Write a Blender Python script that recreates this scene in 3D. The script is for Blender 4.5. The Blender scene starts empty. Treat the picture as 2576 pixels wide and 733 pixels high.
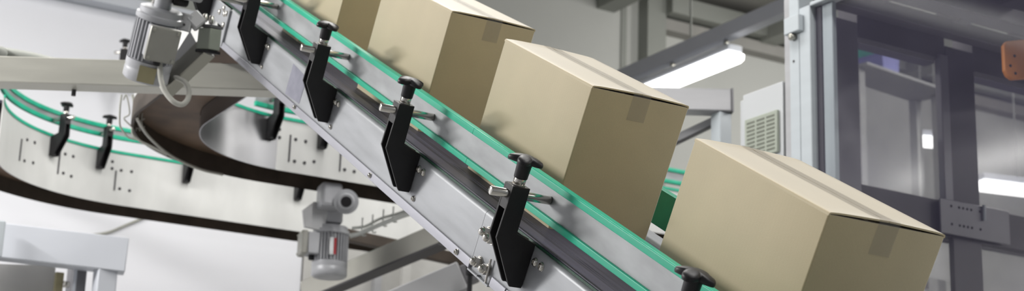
import bpy, bmesh, math, random
from mathutils import Vector, Matrix
random.seed(7)
SC = bpy.context.scene
COL = SC.collection
MM = 0.001

# ------------------------------------------------------------------ frames
TH = math.radians(29.5)
CT, ST = math.cos(TH), math.sin(TH)
# conveyor frame (u downstream, v across, n normal) -> world (metres)
M_CONV = Matrix(((CT, 0, ST, 0), (0, 1, 0, 0), (-ST, 0, CT, 1.97), (0, 0, 0, 1)))


def conv(u=0, v=0, n=0):
    return M_CONV @ Matrix.Translation(Vector((u, v, n)) * MM)


def wld(x=0, y=0, z=0, rz=0.0):
    return Matrix.Translation(Vector((x, y, z)) * MM) @ Matrix.Rotation(rz, 4, 'Z')


# ------------------------------------------------------------------ camera
F_PX, CX, CY, W, H = 3729.61, 1095.39, 439.57, 2576, 733
R0 = [[0.38967, 0.87999, 0.27162], [0.30961, 0.15259, -0.93854], [-0.86735, 0.44981, -0.213]]
T0 = Vector((49.39, 25.01, 2034.5))


def ortho(r):
    a = Vector(r[0]).normalized()
    b = Vector(r[1]); b = (b - a * a.dot(b)).normalized()
    c = a.cross(b)
    return Matrix((a, b, c))


RC = ortho(R0)                                    # conveyor -> camera (x right, y down, z forward)
CAM_CONV = -(RC.transposed() @ T0)
RW = RC @ M_CONV.to_3x3().transposed()            # world -> camera
CAM_POS = M_CONV @ (CAM_CONV * MM)
cam_data = bpy.data.cameras.new('camera')
cam = bpy.data.objects.new('camera', cam_data)
COL.objects.link(cam)
rot = Matrix((RW[0], -Vector(RW[1]), -Vector(RW[2]))).transposed()
cam.matrix_world = Matrix.Translation(CAM_POS) @ rot.to_4x4()
cam_data.sensor_width = 36
cam_data.lens = F_PX / W * 36
cam_data.shift_x = (W / 2 - CX) / W
cam_data.shift_y = (CY - H / 2) / W
cam_data.clip_start = 0.05
cam_data.clip_end = 100
cam_data.dof.use_dof = True
cam_data.dof.focus_distance = 1.86
cam_data.dof.aperture_fstop = 9.5
SC.camera = cam


def at(px, py, d):
    """world point (mm) seen at a pixel of the photograph, d mm deep"""
    r = RW.transposed() @ Vector(((px - CX) / F_PX, (py - CY) / F_PX, 1.0))
    return CAM_POS * 1000 + r * d


def on(px, py, ax, val):
    """world point (mm) where the sight line meets the plane axis = val"""
    r = RW.transposed() @ Vector(((px - CX) / F_PX, (py - CY) / F_PX, 1.0))
    c = CAM_POS * 1000
    return c + r * ((val - c[ax]) / r[ax])


# ------------------------------------------------------------------ materials
def new_mat(name):
    m = bpy.data.materials.new(name)
    m.use_nodes = True
    nt = m.node_tree
    return m, nt, nt.nodes['Principled BSDF']


def N(nt, t, **kw):
    n = nt.nodes.new(t)
    for k, v in kw.items():
        setattr(n, k, v)
    return n


def mat(name, col, rough=.5, metal=0., noise=.06, scale=(20, 20, 20), bump=0., bscale=200, spec=.5, rnoise=0., detail=4):
    """procedural surface: base colour broken up by noise, optional bump and roughness variation"""
    m, nt, b = new_mat(name)
    tc = N(nt, 'ShaderNodeTexCoord')
    mp = N(nt, 'ShaderNodeMapping'); mp.inputs['Scale'].default_value = scale
    nt.links.new(tc.outputs['Object'], mp.inputs['Vector'])
    nz = N(nt, 'ShaderNodeTexNoise'); nz.inputs['Scale'].default_value = 1; nz.inputs['Detail'].default_value = detail
    nt.links.new(mp.outputs['Vector'], nz.inputs['Vector'])
    cr = N(nt, 'ShaderNodeValToRGB')
    c = Vector(col[:3])
    cr.color_ramp.elements[0].position = .3
    cr.color_ramp.elements[1].position = .7
    cr.color_ramp.elements[0].color = (*(c * (1 - noise)), 1)
    cr.color_ramp.elements[1].color = (*[min(1, x * (1 + noise)) for x in c], 1)
    nt.links.new(nz.outputs['Fac'], cr.inputs['Fac'])
    nt.links.new(cr.outputs['Color'], b.inputs['Base Color'])
    b.inputs['Roughness'].default_value = rough
    b.inputs['Metallic'].default_value = metal
    b.inputs['Specular IOR Level'].default_value = spec
    if rnoise:
        mr = N(nt, 'ShaderNodeMapRange')
        mr.inputs['To Min'].default_value = max(0, rough - rnoise); mr.inputs['To Max'].default_value = rough + rnoise
        nt.links.new(nz.outputs['Fac'], mr.inputs['Value']); nt.links.new(mr.outputs['Result'], b.inputs['Roughness'])
    if bump:
        n2 = N(nt, 'ShaderNodeTexNoise'); n2.inputs['Scale'].default_value = bscale; n2.inputs['Detail'].default_value = 3
        nt.links.new(tc.outputs['Object'], n2.inputs['Vector'])
        bp = N(nt, 'ShaderNodeBump'); bp.inputs['Strength'].default_value = bump; bp.inputs['Distance'].default_value = .001
        nt.links.new(n2.outputs['Fac'], bp.inputs['Height']); nt.links.new(bp.outputs['Normal'], b.inputs['Normal'])
    return m


def emit(name, col, s):
    m, nt, b = new_mat(name)
    b.inputs['Base Color'].default_value = (.9, .9, .9, 1)
    b.inputs['Emission Color'].default_value = (*col, 1)
    b.inputs['Emission Strength'].default_value = s
    return m


def cardboard():
    m, nt, b = new_mat('kraft_cardboard')
    tc = N(nt, 'ShaderNodeTexCoord')
    nz = N(nt, 'ShaderNodeTexNoise'); nz.inputs['Scale'].default_value = 700; nz.inputs['Detail'].default_value = 3
    n2 = N(nt, 'ShaderNodeTexNoise'); n2.inputs['Scale'].default_value = 12; n2.inputs['Detail'].default_value = 2
    nt.links.new(tc.outputs['Object'], nz.inputs['Vector']); nt.links.new(tc.outputs['Object'], n2.inputs['Vector'])
    mx = N(nt, 'ShaderNodeMath', operation='MULTIPLY_ADD'); mx.inputs[1].default_value = .35
    nt.links.new(nz.outputs['Fac'], mx.inputs[0]); 
    m2 = N(nt, 'ShaderNodeMath', operation='MULTIPLY'); m2.inputs[1].default_value = .65
    nt.links.new(n2.outputs['Fac'], m2.inputs[0]); nt.links.new(m2.outputs[0], mx.inputs[2])
    cr = N(nt, 'ShaderNodeValToRGB')
    cr.color_ramp.elements[0].position = .3; cr.color_ramp.elements[1].position = .7
    cr.color_ramp.elements[0].color = (.52, .425, .245, 1); cr.color_ramp.elements[1].color = (.60, .49, .285, 1)
    nt.links.new(mx.outputs[0], cr.inputs['Fac']); nt.links.new(cr.outputs['Color'], b.inputs['Base Color'])
    b.inputs['Roughness'].default_value = .55
    b.inputs['Specular IOR Level'].default_value = .55
    b.inputs['Sheen Weight'].default_value = .8
    b.inputs['Sheen Roughness'].default_value = .5
    wv = N(nt, 'ShaderNodeTexWave', wave_type='BANDS', bands_direction='X'); wv.inputs['Scale'].default_value = 55; wv.inputs['Distortion'].default_value = .6
    nt.links.new(tc.outputs['Object'], wv.inputs['Vector'])
    ad = N(nt, 'ShaderNodeMath', operation='MULTIPLY_ADD'); ad.inputs[1].default_value = .2
    nt.links.new(wv.outputs['Fac'], ad.inputs[0]); nt.links.new(nz.outputs['Fac'], ad.inputs[2])
    bp = N(nt, 'ShaderNodeBump'); bp.inputs['Strength'].default_value = .09; bp.inputs['Distance'].default_value = .0008
    nt.links.new(ad.outputs[0], bp.inputs['Height']); nt.links.new(bp.outputs['Normal'], b.inputs['Normal'])
    return m


def clear(name, col, alpha, rough=.1, spec=.5):
    m, nt, b = new_mat(name)
    b.inputs['Base Color'].default_value = (*col, 1)
    b.inputs['Roughness'].default_value = rough
    b.inputs['Specular IOR Level'].default_value = spec
    tc = N(nt, 'ShaderNodeTexCoord'); nz = N(nt, 'ShaderNodeTexNoise'); nz.inputs['Scale'].default_value = 9
    nt.links.new(tc.outputs['Object'], nz.inputs['Vector'])
    mr = N(nt, 'ShaderNodeMapRange'); mr.inputs['To Min'].default_value = alpha * .8; mr.inputs['To Max'].default_value = min(1, alpha * 1.2)
    nt.links.new(nz.outputs['Fac'], mr.inputs['Value']); nt.links.new(mr.outputs['Result'], b.inputs['Alpha'])
    return m


MT = dict(
    card=cardboard(),
    tape=clear('packing_tape', (.42, .40, .38), .2, .2, .6),
    frame=mat('brushed_stainless', (.355, .365, .385), .46, .25, .15, (6, 40, 40), .05, 120, rnoise=.08),
    strip=mat('worn_stainless_strip', (.33, .34, .35), .48, .3, .2, (9, 9, 30), .08, 60, rnoise=.12),
    dull=mat('dull_stainless', (.44, .43, .385), .38, 1., .08, (5, 5, 5), rnoise=.1),
    cover=mat('aluminium_cover', (.36, .36, .40), .4, .5, .05, (10, 60, 60)),
    chrome=mat('polished_steel', (.58, .56, .52), .24, 1., .04),
    rod=mat('steel_rod', (.62, .60, .56), .22, 1., .05),
    black=mat('black_plastic', (.013, .012, .014), .45, 0., .15, (60, 60, 60), .10, 900, spec=.38),
    green=mat('green_plastic_profile', (.020, .46, .285), .38, 0., .12, (4, 60, 60), .05, 300, spec=.32),
    dgreen=mat('dark_green_plastic', (.02, .33, .19), .38, 0., .12, (20, 20, 20)),
    belt2=mat('belt_sheen_band', (.095, .095, .145), .36, 0., .25, (2, 160, 20), .2, 400, spec=.45, rnoise=.12),
    belt=mat('black_belt_rubber', (.062, .060, .086), .55, 0., .35, (1.5, 160, 20), .15, 500, spec=.35, rnoise=.08),
    beltedge=mat('green_belt_edge', (.006, .055, .028), .5, 0., .3, (200, 20, 20)),
    dark=mat('dark_gap', (.012, .011, .01), .8),
    wpaint=mat('white_wall_paint', (.88, .88, .925), .7, 0., .015, (1.2, 1.2, 1.2)),
    gpaint=mat('grey_wall_panel', (.52, .525, .50), .7, 0., .06, (.7, .7, .7)),
    gpaint2=mat('grey_column_paint', (.30, .31, .285), .65, 0., .06, (2, 2, 2)),
    ceil=mat('grey_ceiling', (.34, .33, .31), .8, 0., .12, (.5, 3, 1)),
    floor=mat('grey_concrete', (.30, .30, .29), .5, 0., .1, (3, 3, 3)),
    trackw=mat('scuffed_white_stainless', (.68, .68, .665), .5, .08, .12, (7, 7, 3), .06, 60, rnoise=.1),
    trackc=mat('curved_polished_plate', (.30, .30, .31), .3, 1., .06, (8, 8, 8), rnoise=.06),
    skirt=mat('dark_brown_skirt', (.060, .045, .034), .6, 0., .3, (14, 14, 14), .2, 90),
    under=mat('brown_belt_underside', (.16, .105, .07), .6, 0., .35, (9, 9, 40), .15, 60),
    motor=mat('grey_motor_paint', (.47, .475, .50), .38, .15, .08, (20, 20, 20), .1, 200),
    motorlid=mat('grey_lid_paint', (.34, .335, .305), .4, .2, .05),
    yellow=mat('yellowish_panel', (.40, .36, .22), .5, .3, .1),
    red=mat('red_label', (.5, .02, .03), .5),
    silverlab=mat('silver_label', (.65, .65, .66), .35, .6, .1, (80, 80, 80)),
    wirew=mat('white_wire_sleeve', (.78, .80, .77), .5, 0., .05, (60, 60, 60)),
    cable=mat('white_cable_sleeve', (.58, .57, .52), .5, 0., .08, (60, 60, 60)),
    gcable=mat('grey_cable_sleeve', (.40, .40, .36), .6, 0., .1),
    rack=mat('light_grey_rack_paint', (.58, .60, .65), .5, 0., .03, (4, 4, 4)),
    trackpaint=mat('grey_track_paint', (.48, .49, .54), .5, 0., .04, (3, 3, 3)),
    coverpaint=mat('grey_sheet_paint', (.36, .36, .37), .5, 0., .05, (4, 4, 4)),
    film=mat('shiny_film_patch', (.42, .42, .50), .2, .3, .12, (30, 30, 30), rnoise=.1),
    beamsteel=mat('brushed_beam_steel', (.60, .59, .53), .45, .3, .07, (5, 5, 40), rnoise=.08),
    beige=mat('beige_panel', (.55, .54, .52), .6, 0., .04),
    walum=mat('white_aluminium_profile', (.52, .56, .59), .4, .1, .03, (4, 4, 30)),
    galum=mat('grey_aluminium_profile', (.44, .44, .455), .45, .5, .06, (4, 4, 30)),
    galum2=mat('satin_plate', (.62, .62, .63), .5, .2, .05, (5, 5, 5)),
    mdark=mat('dark_machine_steel', (.080, .077, .082), .45, .6, .12, (6, 6, 6), rnoise=.1),
    mgrey=mat('grey_machine_plate', (.21, .207, .22), .45, .6, .08, (8, 8, 8)),
    seal=mat('bluish_seal_profile', (.42, .47, .49), .35, .3, .12, (30, 30, 2)),
    cabinet=mat('white_cabinet_paint', (.54, .555, .57), .5, 0., .02, (3, 3, 3)),
    grille=mat('pale_green_grey_grille', (.36, .39, .33), .55, 0., .04),
    slot=mat('grille_slot', (.15, .16, .13), .7),
    orange=mat('orange_painted_plate', (.48, .16, .012), .5, 0., .1, (9, 9, 9)),
    pane2=clear('rear_window_pane', (.18, .17, .29), .34, .12, .5),
    pane=clear('polycarbonate_pane', (.17, .16, .25), .09, .08, .5),
    haze=clear('smoky_roof_pane', (.34, .335, .37), .45, .2, .5),
    lamp=emit('lamp_diffuser', (1, .99, .97), 4.5),
    teal=mat('teal_crate_plastic', (.08, .60, .44), .5),
    blue=mat('blue_crate_plastic', (.33, .34, .72), .5),
)


# ------------------------------------------------------------------ mesh builder (millimetres)
class MB:
    def __init__(s):
        s.bm = bmesh.new()
        s.flat = False

    def _v(s, p):
        return s.bm.verts.new(Vector(p))

    def box(s, x0, x1, y0, y1, z0, z1, M=None):
        vs = [s._v((x, y, z)) for x in (x0, x1) for y in (y0, y1) for z in (z0, z1)]
        for f in ((0, 1, 3, 2), (4, 6, 7, 5), (0, 4, 5, 1), (2, 3, 7, 6), (0, 2, 6, 4), (1, 5, 7, 3)):
            s.bm.faces.new([vs[i] for i in f])
        if M is not None:
            bmesh.ops.transform(s.bm, matrix=M, verts=vs)
        return s

    def prism(s, pts, ax, a, b):
        def P(p, h):
            return {0: (h, p[0], p[1]), 1: (p[0], h, p[1]), 2: (p[0], p[1], h)}[ax]
        A = [s._v(P(p, a)) for p in pts]; B = [s._v(P(p, b)) for p in pts]
        n = len(pts)
        s.bm.faces.new(A); s.bm.faces.new(B[::-1])
        for i in range(n):
            j = (i + 1) % n
            s.bm.faces.new((A[j], A[i], B[i], B[j]))
        return s

    def lathe(s, prof, o=(0, 0, 0), axis=(0, 0, 1), seg=24):
        """profile of (radius, height) turned about axis at o"""
        q = Vector((0, 0, 1)).rotation_difference(Vector(axis).normalized())
        o = Vector(o); rings = []
        for r, h in prof:
            if r < 1e-6:
                rings.append([s._v(o + q @ Vector((0, 0, h)))])
            else:
                rings.append([s._v(o + q @ Vector((r * math.cos(2 * math.pi * k / seg), r * math.sin(2 * math.pi * k / seg), h))) for k in range(seg)])
        for a, b in zip(rings, rings[1:]):
            if len(a) == 1 and len(b) == 1:
                continue
            for k in range(seg):
                k2 = (k + 1) % seg
                if len(a) == 1:
                    s.bm.faces.new((a[0], b[k2], b[k]))
                elif len(b) == 1:
                    s.bm.faces.new((a[k], a[k2], b[0]))
                else:
                    s.bm.faces.new((a[k], a[k2], b[k2], b[k]))
        for rg, rev in ((rings[0], True), (rings[-1], False)):
            if len(rg) > 1:
                s.bm.faces.new(rg[::-1] if rev else rg)
        return s

    def cyl(s, p, q, r, seg=20, r2=None):
        p, q = Vector(p), Vector(q)
        return s.lathe([(r, 0), (r if r2 is None else r2, (q - p).length)], p, q - p, seg)

    def rcyl(s, p, q, r, c=1., seg=24):
        p, q = Vector(p), Vector(q); L = (q - p).length
        return s.lathe([(r - c, 0), (r, c), (r, L - c), (r - c, L)], p, q - p, seg)

    def tube(s, pts, r, seg=10, sub=6):
        P = [Vector(p) for p in pts]
        if sub > 1 and len(P) > 2:                       # Catmull-Rom
            Q = []
            E = [P[0] * 2 - P[1]] + P + [P[-1] * 2 - P[-2]]
            for i in range(1, len(E) - 2):
                a, b, c, d = E[i - 1:i + 3]
                for k in range(sub):
                    t = k / sub
                    Q.append(.5 * ((2 * b) + (c - a) * t + (2 * a - 5 * b + 4 * c - d) * t * t + (3 * b - a - 3 * c + d) * t ** 3))
            Q.append(P[-1]); P = Q
        rings = []
        up = Vector((0.13, .21, .97))
        for i, p in enumerate(P):
            t = (P[min(i + 1, len(P) - 1)] - P[max(i - 1, 0)]).normalized()
            a = t.cross(up)
            if a.length < .05:
                a = t.cross(Vector((1, 0, 0)))
            a.normalize(); b = t.cross(a); up = -t.cross(a).cross(t).cross(t) if False else up
            rings.append([s._v(p + r * (math.cos(2 * math.pi * k / seg) * a + math.sin(2 * math.pi * k / seg) * b)) for k in range(seg)])
        for A, B in zip(rings, rings[1:]):
            for k in range(seg):
                k2 = (k + 1) % seg
                s.bm.faces.new((A[k], A[k2], B[k2], B[k]))
        s.bm.faces.new(rings[0][::-1]); s.bm.faces.new(rings[-1])
        return s

    def sweep(s, path, sec):
        """plan path [(x,y)], closed section [(offset to the left, z)]"""
        n = len(path); rings = []
        for i in range(n):
            a = Vector(path[max(i - 1, 0)]); b = Vector(path[min(i + 1, n - 1)])
            t = (b - a).normalized(); nl = Vector((-t.y, t.x))
            rings.append([s._v((path[i][0] + nl.x * o, path[i][1] + nl.y * o, z)) for o, z in sec])
        m = len(sec)
        for A, B in zip(rings, rings[1:]):
            for k in range(m):
                k2 = (k + 1) % m
                s.bm.faces.new((A[k], A[k2], B[k2], B[k]))
        s.bm.faces.new(rings[0][::-1]); s.bm.faces.new(rings[-1])
        return s

    def bar(s, p, q, w, h, up=(0, 0, 1)):
        """rectangular bar from p to q, w wide across and h tall along up"""
        p, q = Vector(p), Vector(q); t = (q - p).normalized(); u = Vector(up)
        a = t.cross(u).normalized(); b = a.cross(t).normalized()
        A = [s._v(p + a * x * w / 2 + b * y * h / 2) for x, y in ((-1, -1), (1, -1), (1, 1), (-1, 1))]
        B = [s._v(q + a * x * w / 2 + b * y * h / 2) for x, y in ((-1, -1), (1, -1), (1, 1), (-1, 1))]
        s.bm.faces.new(A[::-1]); s.bm.faces.new(B)
        for k in range(4):
            k2 = (k + 1) % 4
            s.bm.faces.new((A[k], A[k2], B[k2], B[k]))
        return s

    def bevel(s, w, seg=2, ang=30):
        s.flat = True
        bmesh.ops.recalc_face_normals(s.bm, faces=s.bm.faces)
        es = [e for e in s.bm.edges if len(e.link_faces) == 2 and e.calc_face_angle(0) > math.radians(ang)]
        bmesh.ops.bevel(s.bm, geom=es, offset=w, segments=seg, profile=.5, affect='EDGES', clamp_overlap=True)
        return s

    def xf(s, M):
        bmesh.ops.transform(s.bm, matrix=M, verts=s.bm.verts)
        return s

    def build(s, name, m, parent=None, M=None, smooth=None):
        smooth = smooth or (20 if s.flat else 50)
        bmesh.ops.recalc_face_normals(s.bm, faces=s.bm.faces)
        bmesh.ops.scale(s.bm, vec=(MM, MM, MM), verts=s.bm.verts)
        me = bpy.data.meshes.new(name)
        s.bm.to_mesh(me); s.bm.free()
        me.polygons.foreach_set('use_smooth', [True] * len(me.polygons))
        me.set_sharp_from_angle(angle=math.radians(smooth))
        me.materials.append(MT[m] if isinstance(m, str) else m)
        o = bpy.data.objects.new(name, me)
        COL.objects.link(o)
        if parent is not None:
            o.parent = parent
        if M is not None:
            if parent is None:
                o.matrix_world = M
            else:
                o.matrix_basis = M
        return o


def tag(o, label=None, cat=None, group=None, kind=None):
    for k, v in (('label', label), ('category', cat), ('group', group), ('kind', kind)):
        if v:
            o[k] = v
    return o


def thing(name, M, label, cat, group=None):
    o = bpy.data.objects.new(name, None)
    o.empty_display_size = .05
    COL.objects.link(o); o.matrix_world = M
    return tag(o, label, cat, group)


KIDS = {}


def kids(o):
    return [c for c in bpy.data.objects if c.parent == o]


def copy_tree(o, M=None, parent=None):
    c = o.copy(); COL.objects.link(c)
    if parent is not None:
        c.parent = parent
    for ch in kids(o):
        copy_tree(ch, None, c)
    if M is not None:
        c.matrix_world = M
    return c


def struct(o):
    return tag(o, kind='structure')


# ================================================================== ROOM
def setting(name, m, *boxes):
    b = MB()
    for x in boxes:
        b.box(*x)
    return struct(b.build(name, m))


setting('floor', 'floor', (-6200, 6500, -5200, 9000, -100, 0))
setting('wall_back', 'wpaint', (-3620, -3500, -5200, 1210, 0, 3385))
setting('wall_far', 'gpaint', (-6120, -6000, -5200, 9000, 0, 5300))
setting('wall_right', 'gpaint', (-6000, 6500, 9000, 9120, 0, 5300))
setting('wall_left', 'wpaint', (-6000, 6500, -5320, -5200, 0, 5300))
setting('ceiling', 'ceil', (-6120, 6500, -5320, 9120, 5200, 5320))
# ledge above the white wall, wall seams, column and ledges on the grey wall
setting('trim_1', 'gpaint2', (-3640, -3440, -5200, 1230, 3425, 3700))
setting('trim_2', 'rack', (-3600, -3430, -5200, 1230, 3385, 3425))
pcol = on(1628, 100, 0, -6000)
setting('trim_3', 'gpaint2', (-6000, -5890, pcol.y - 75, pcol.y + 75, 0, 5200))
ps = on(1567, 100, 0, -6000)
setting('trim_4', 'gpaint2', (-6000, -5988, ps.y - 20, ps.y + 20, 0, 5200))
pl = on(1700, 40, 0, -6000)
setting('trim_5', 'gpaint2', (-6000, -5820, pcol.y + 75, 9000, pl.z - 60, pl.z + 60))
for k, (yy, zz) in enumerate(((4300, 5050), (5600, 5050), (6900, 5050))):
    setting('trim_%d' % (6 + k), 'gpaint2', (-6000, 6400, yy - 70, yy + 70, zz - 60, 5200))
pl2 = on(1900, 130, 0, -6000)
setting('trim_9', 'ceil', (-6000, -5900, pcol.y + 75, 9000, pl2.z - 40, pl2.z + 40))
# partition of pale panels right of the white wall
pp0, pp1 = on(757, 690, 0, -3500), on(1300, 690, 0, -3500)
setting('wall_partition', 'beige', (-3580, -3520, pp0.y, pp1.y, 0, 2640))
for k, (a, b_, mm_) in enumerate(((762, 800, 'beige'), (940, 958, 'galum'), (1010, 1030, 'beige'))):
    pa, pb = on(a, 690, 0, -3500), on(b_, 690, 0, -3500)
    setting('trim_%d' % (10 + k), mm_, (-3519, -3488, pa.y, pb.y, 0, 2640))

# ================================================================== INCLINED CONVEYOR
cv = thing('inclined_conveyor', conv(0, 0, 0), 'long inclined steel belt conveyor running down across the frame carrying brown boxes', 'conveyor')


def side_plate(u0, u1, v0, sgn, bottom):
    """folded steel side: vertical web, rounded top bend, flange under the belt; sgn +1 = near side"""
    out, inn = [], []
    R, t = 7, 3
    out.append((v0, bottom)); inn.append((v0 + sgn * t, bottom))
    for k in range(7):
        a = math.pi * (1 - k / 12)
        out.append((v0 + sgn * (R + R * math.cos(a)), -6.9 - R + R * math.sin(a)))
        inn.append((v0 + sgn * (R + (R - t) * math.cos(a)), -6.9 - R + (R - t) * math.sin(a)))
    fl = 30 if sgn > 0 else 62
    out.append((v0 + sgn * fl, -6.9)); inn.append((v0 + sgn * fl, -9.9))
    return MB().prism(out + inn[::-1], 0, u0, u1)


side_plate(-1225, 48.6, 3, 1, -91).build('side_frame', 'frame', cv)
side_plate(49.4, 980, 3, 1, -91).build('side_frame', 'frame', cv)
side_plate(-1225, 980, 300, -1, -91).build('side_frame', 'frame', cv)
# belt: top run with a thin band painted paler for reflected sky near its edge, return run, green lower layer
MB().box(-1330, 980, 8, 236, -3.2, -1).bevel(.6, 2).build('belt', 'belt', cv)
MB().box(-1330, 980, 12, 31, -1.5, -.78).bevel(.2, 1).build('sheen_band', 'belt2', cv)
MB().box(-1330, 980, 38.6, 39.6, -1, -.75).box(-1330, 980, 44, 44.8, -1, -.7).build('belt_rib', 'belt', cv)
MB().box(-1330, 980, 7.6, 236.4, -6.6, -3.3).build('belt_underlayer', 'beltedge', cv)
MB().box(-1300, 980, 14, 256, -80, -77).build('return_belt', 'belt', cv)
# bottom covers with a ridge
def cover(u0, u1):
    b = MB().prism([(-1, -91), (2.8, -91), (2.8, -77.5), (-.2, -77.5), (-1, -84)], 0, u0, u1)
    return b.bevel(.5, 1, 15).build('bottom_cover', 'cover', cv)
cover(-1225, 52)
cover(118, 160)
cover(163, 980)
MB().box(53, 117, -2.5, 2.8, -93, -90.5).box(83, 84, -2.8, 2.8, -93, -89).build('cover_lip', 'frame', cv)
MB().cyl((104, -1, -58), (108, -1, -91), 1.7, 12).build('drain_rod', 'rod', cv)
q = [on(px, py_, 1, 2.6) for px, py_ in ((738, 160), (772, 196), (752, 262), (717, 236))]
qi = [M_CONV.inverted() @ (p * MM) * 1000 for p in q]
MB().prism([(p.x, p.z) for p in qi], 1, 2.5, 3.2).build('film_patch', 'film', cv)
# end plate and extension towards the level section
MB().box(-1440, -1222, 0.5, 3.5, -52, -8).bevel(.8, 1).build('end_plate', 'frame', cv)
MB().box(-1236, -1214, -2.5, 3, -88, -10).bevel(.6, 1).build('joint_plate', 'frame', cv)


def button_bolt(u, n, v=3, r=5.6):
    b = MB().lathe([(r * 1.08, 0), (r * 1.08, .7), (r, .8), (r * .97, 2.0), (r * .75, 3.4), (r * .45, 4.0), (r * .42, 3.0), (0, 3.0)], (u, v, n), (0, -1, 0), 20)
    return b.build('bolt', 'chrome', cv)


for u, n in ((205, -23), (222, -22.5), (-178, -23.7), (-161.5, -23.3), (-551, -23.5), (-536, -23), (-954, -22), (-940, -22), (594, -23), (611, -23)):
    button_bolt(u, n)
for u, n in ((-169, -67), (10, -84), (-543, -66), (-950, -64), (-719, -81), (-330, -84), (230, -67), (620, -67)):
    button_bolt(u, n, 3 if n > -75 else -1, 4.2)
for u, n in ((-1250, -25), (-1262, -15), (-1230, -45), (-1228, -20), (-1285, -28)):
    button_bolt(u, n, 0.5 if u < -1240 else -2.5, 6)


def acorn(u, n, v=3, r=6.6):
    b = MB()
    b.lathe([(r * 1.3, 0), (r * 1.3, 1.6)], (u, v, n), (0, -1, 0), 24)
    b.lathe([(r * 1.1, 1.6), (r * 1.16, 2.2), (r * 1.16, 8.4), (r * 1.0, 9.4)], (u, v, n), (0, -1, 0), 6)
    b.lathe([(r * .86, 9), (r * .86, 11), (r * .74, 13.4), (r * .45, 15), (0, 15.5)], (u, v, n), (0, -1, 0), 20)
    return b.build('acorn_nut', 'chrome', cv, smooth=40)


for u, n in ((72, -32), (87, -35), (72, -75), (99, -75)):
    acorn(u, n)

# ------------------------------------------------------------------ guide rail on the near side
gr = thing('guide_rail', conv(0, 10, 53), 'green edged steel guide rail nearest the viewer, beside the boxes', 'guide rail')
Mg = Matrix.Translation(Vector((0, -10, -53)) * MM)
MB().box(-1400, 960, 11.5, 14, 32, 72).build('steel_strip', 'strip', gr, Mg)
def edge_profile(u0, u1, n0, n1):
    c = [(7.2, n0 + 1), (7.6, n0 + .3), (8.4, n0), (18.5, n0), (19.5, n0 + 1), (19.5, n1 - 1.2), (18.3, n1 - .1)]
    c += [(9.0 - 1.8 * math.sin(math.radians(a)), n1 - 1.8 + 1.8 * math.cos(math.radians(a))) for a in (0, 15, 30, 45, 60, 75, 90)]
    return MB().prism(c, 0, u0, u1).build('edge_profile', 'green', gr, Mg, smooth=28)
edge_profile(-1400, -59.2, 68.6, 78.0)
edge_profile(-58.4, 960, 68.6, 78.0)
edge_profile(-1400, -54.2, 26.0, 35)
edge_profile(-53.4, 960, 26.0, 35)

# far guide: thick dark green bar
fg = thing('guide_bar', conv(0, 255, 15), 'thick dark green plastic guide bar behind the boxes', 'guide rail')
MB().box(-1400, 980, 0, 14, 2, 52).bevel(1.5, 2).build('bar', 'dgreen', fg)
MB().box(-1400, 980, 14.2, 17, 8, 46).build('steel_strip', 'strip', fg)
for u in (-760, -380, -110, 400, 780):
    MB().box(u - 12, u + 12, 17.2, 36, -17.8, 50).bevel(1.5, 1).build('support_arm', 'black', fg)

# ------------------------------------------------------------------ rail brackets
CHEEK = [(-53.2, 66.2), (-28.2, 66.7), (-27.7, 7.1), (3, -3.0), (3, -12), (1.6, -63.6), (-16.1, -63.6), (-19, -60), (-54.8, -2.6)]


def make_bracket():
    r = thing('rail_bracket', conv(182, 3, -40), 'black rail bracket', 'bracket', None)
    Mb = Matrix.Translation(Vector((0, -3, 40)) * MM)
    b = MB()
    b.prism(CHEEK, 0, 7.6, 11.5).bevel(.9, 2)
    c = MB().prism(CHEEK, 0, -11.5, -7.6).bevel(.9, 2)
    d = MB().prism([(-53.0, 66), (-28.4, 66.4), (-28, 9), (-34, 8), (-36, 31), (-53.5, 35)], 0, -8, 8)
    e = MB().prism([(-28.2, 9), (2.6, -4), (2.6, -14), (-2, -60), (-6, -60), (-14, -12), (-33, 8)], 0, -8, 8)
    f = MB().prism([(-13, -62.8), (1.2, -62.8), (1.2, -57), (-13, -57)], 0, -8, 8)
    for x in (c, d, e, f):
        me = bpy.data.meshes.new('t'); x.bm.to_mesh(me); x.bm.free(); b.bm.from_mesh(me); bpy.data.meshes.remove(me)
    b.build('body', 'black', r, Mb)
    MB().rcyl((0, -76.6, 53.7), (0, 11, 53.7), 5.7, 1.0).build('rod', 'rod', r, Mb)
    MB().lathe([(8.6, 66.4), (8.6, 68)], (0, -40, 0), (0, 0, 1), 24).lathe([(7.4, 68), (7.9, 68.6), (7.9, 75.5), (7.2, 76.2)], (0, -40, 0), (0, 0, 1), 6).build('hex_nut', 'chrome', r, Mb)
    # star knob with four rounded lobes on a tapered neck
    b = MB().lathe([(8.3, 75.4), (8.9, 76.4), (9.6, 92), (10.5, 97)], (0, 0, 0), (0, 0, 1), 28)
    seg = 72; rings = []
    prof = [(.4, 94.5), (.72, 95.4), (.93, 97), (1.0, 99.2), (.98, 101.4), (.9, 103), (.72, 104.4), (.45, 105.4), (.18, 105.8)]
    for t, h in prof:
        rg = []
        for k in range(seg):
            a = 2 * math.pi * k / seg
            lob = abs(math.cos(2 * a)) ** 1.25
            R = 13.5 + 9.5 * lob
            rr = R * t if t < .9 else R - (1 - t) * 12
            dz = -2.6 * lob * (rr / 24) ** 2
            rg.append(b._v((rr * math.cos(a), rr * math.sin(a), h + dz)))
        rings.append(rg)
    for A, B in zip(rings, rings[1:]):
        for k in range(seg):
            b.bm.faces.new((A[k], A[(k + 1) % seg], B[(k + 1) % seg], B[k]))
    b.bm.faces.new(rings[0][::-1]); b.bm.faces.new(rings[-1])
    b.build('knob', 'black', r, Mb @ Matrix.Translation(Vector((0, -40, 0)) * MM), smooth=60)
    return r


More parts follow.
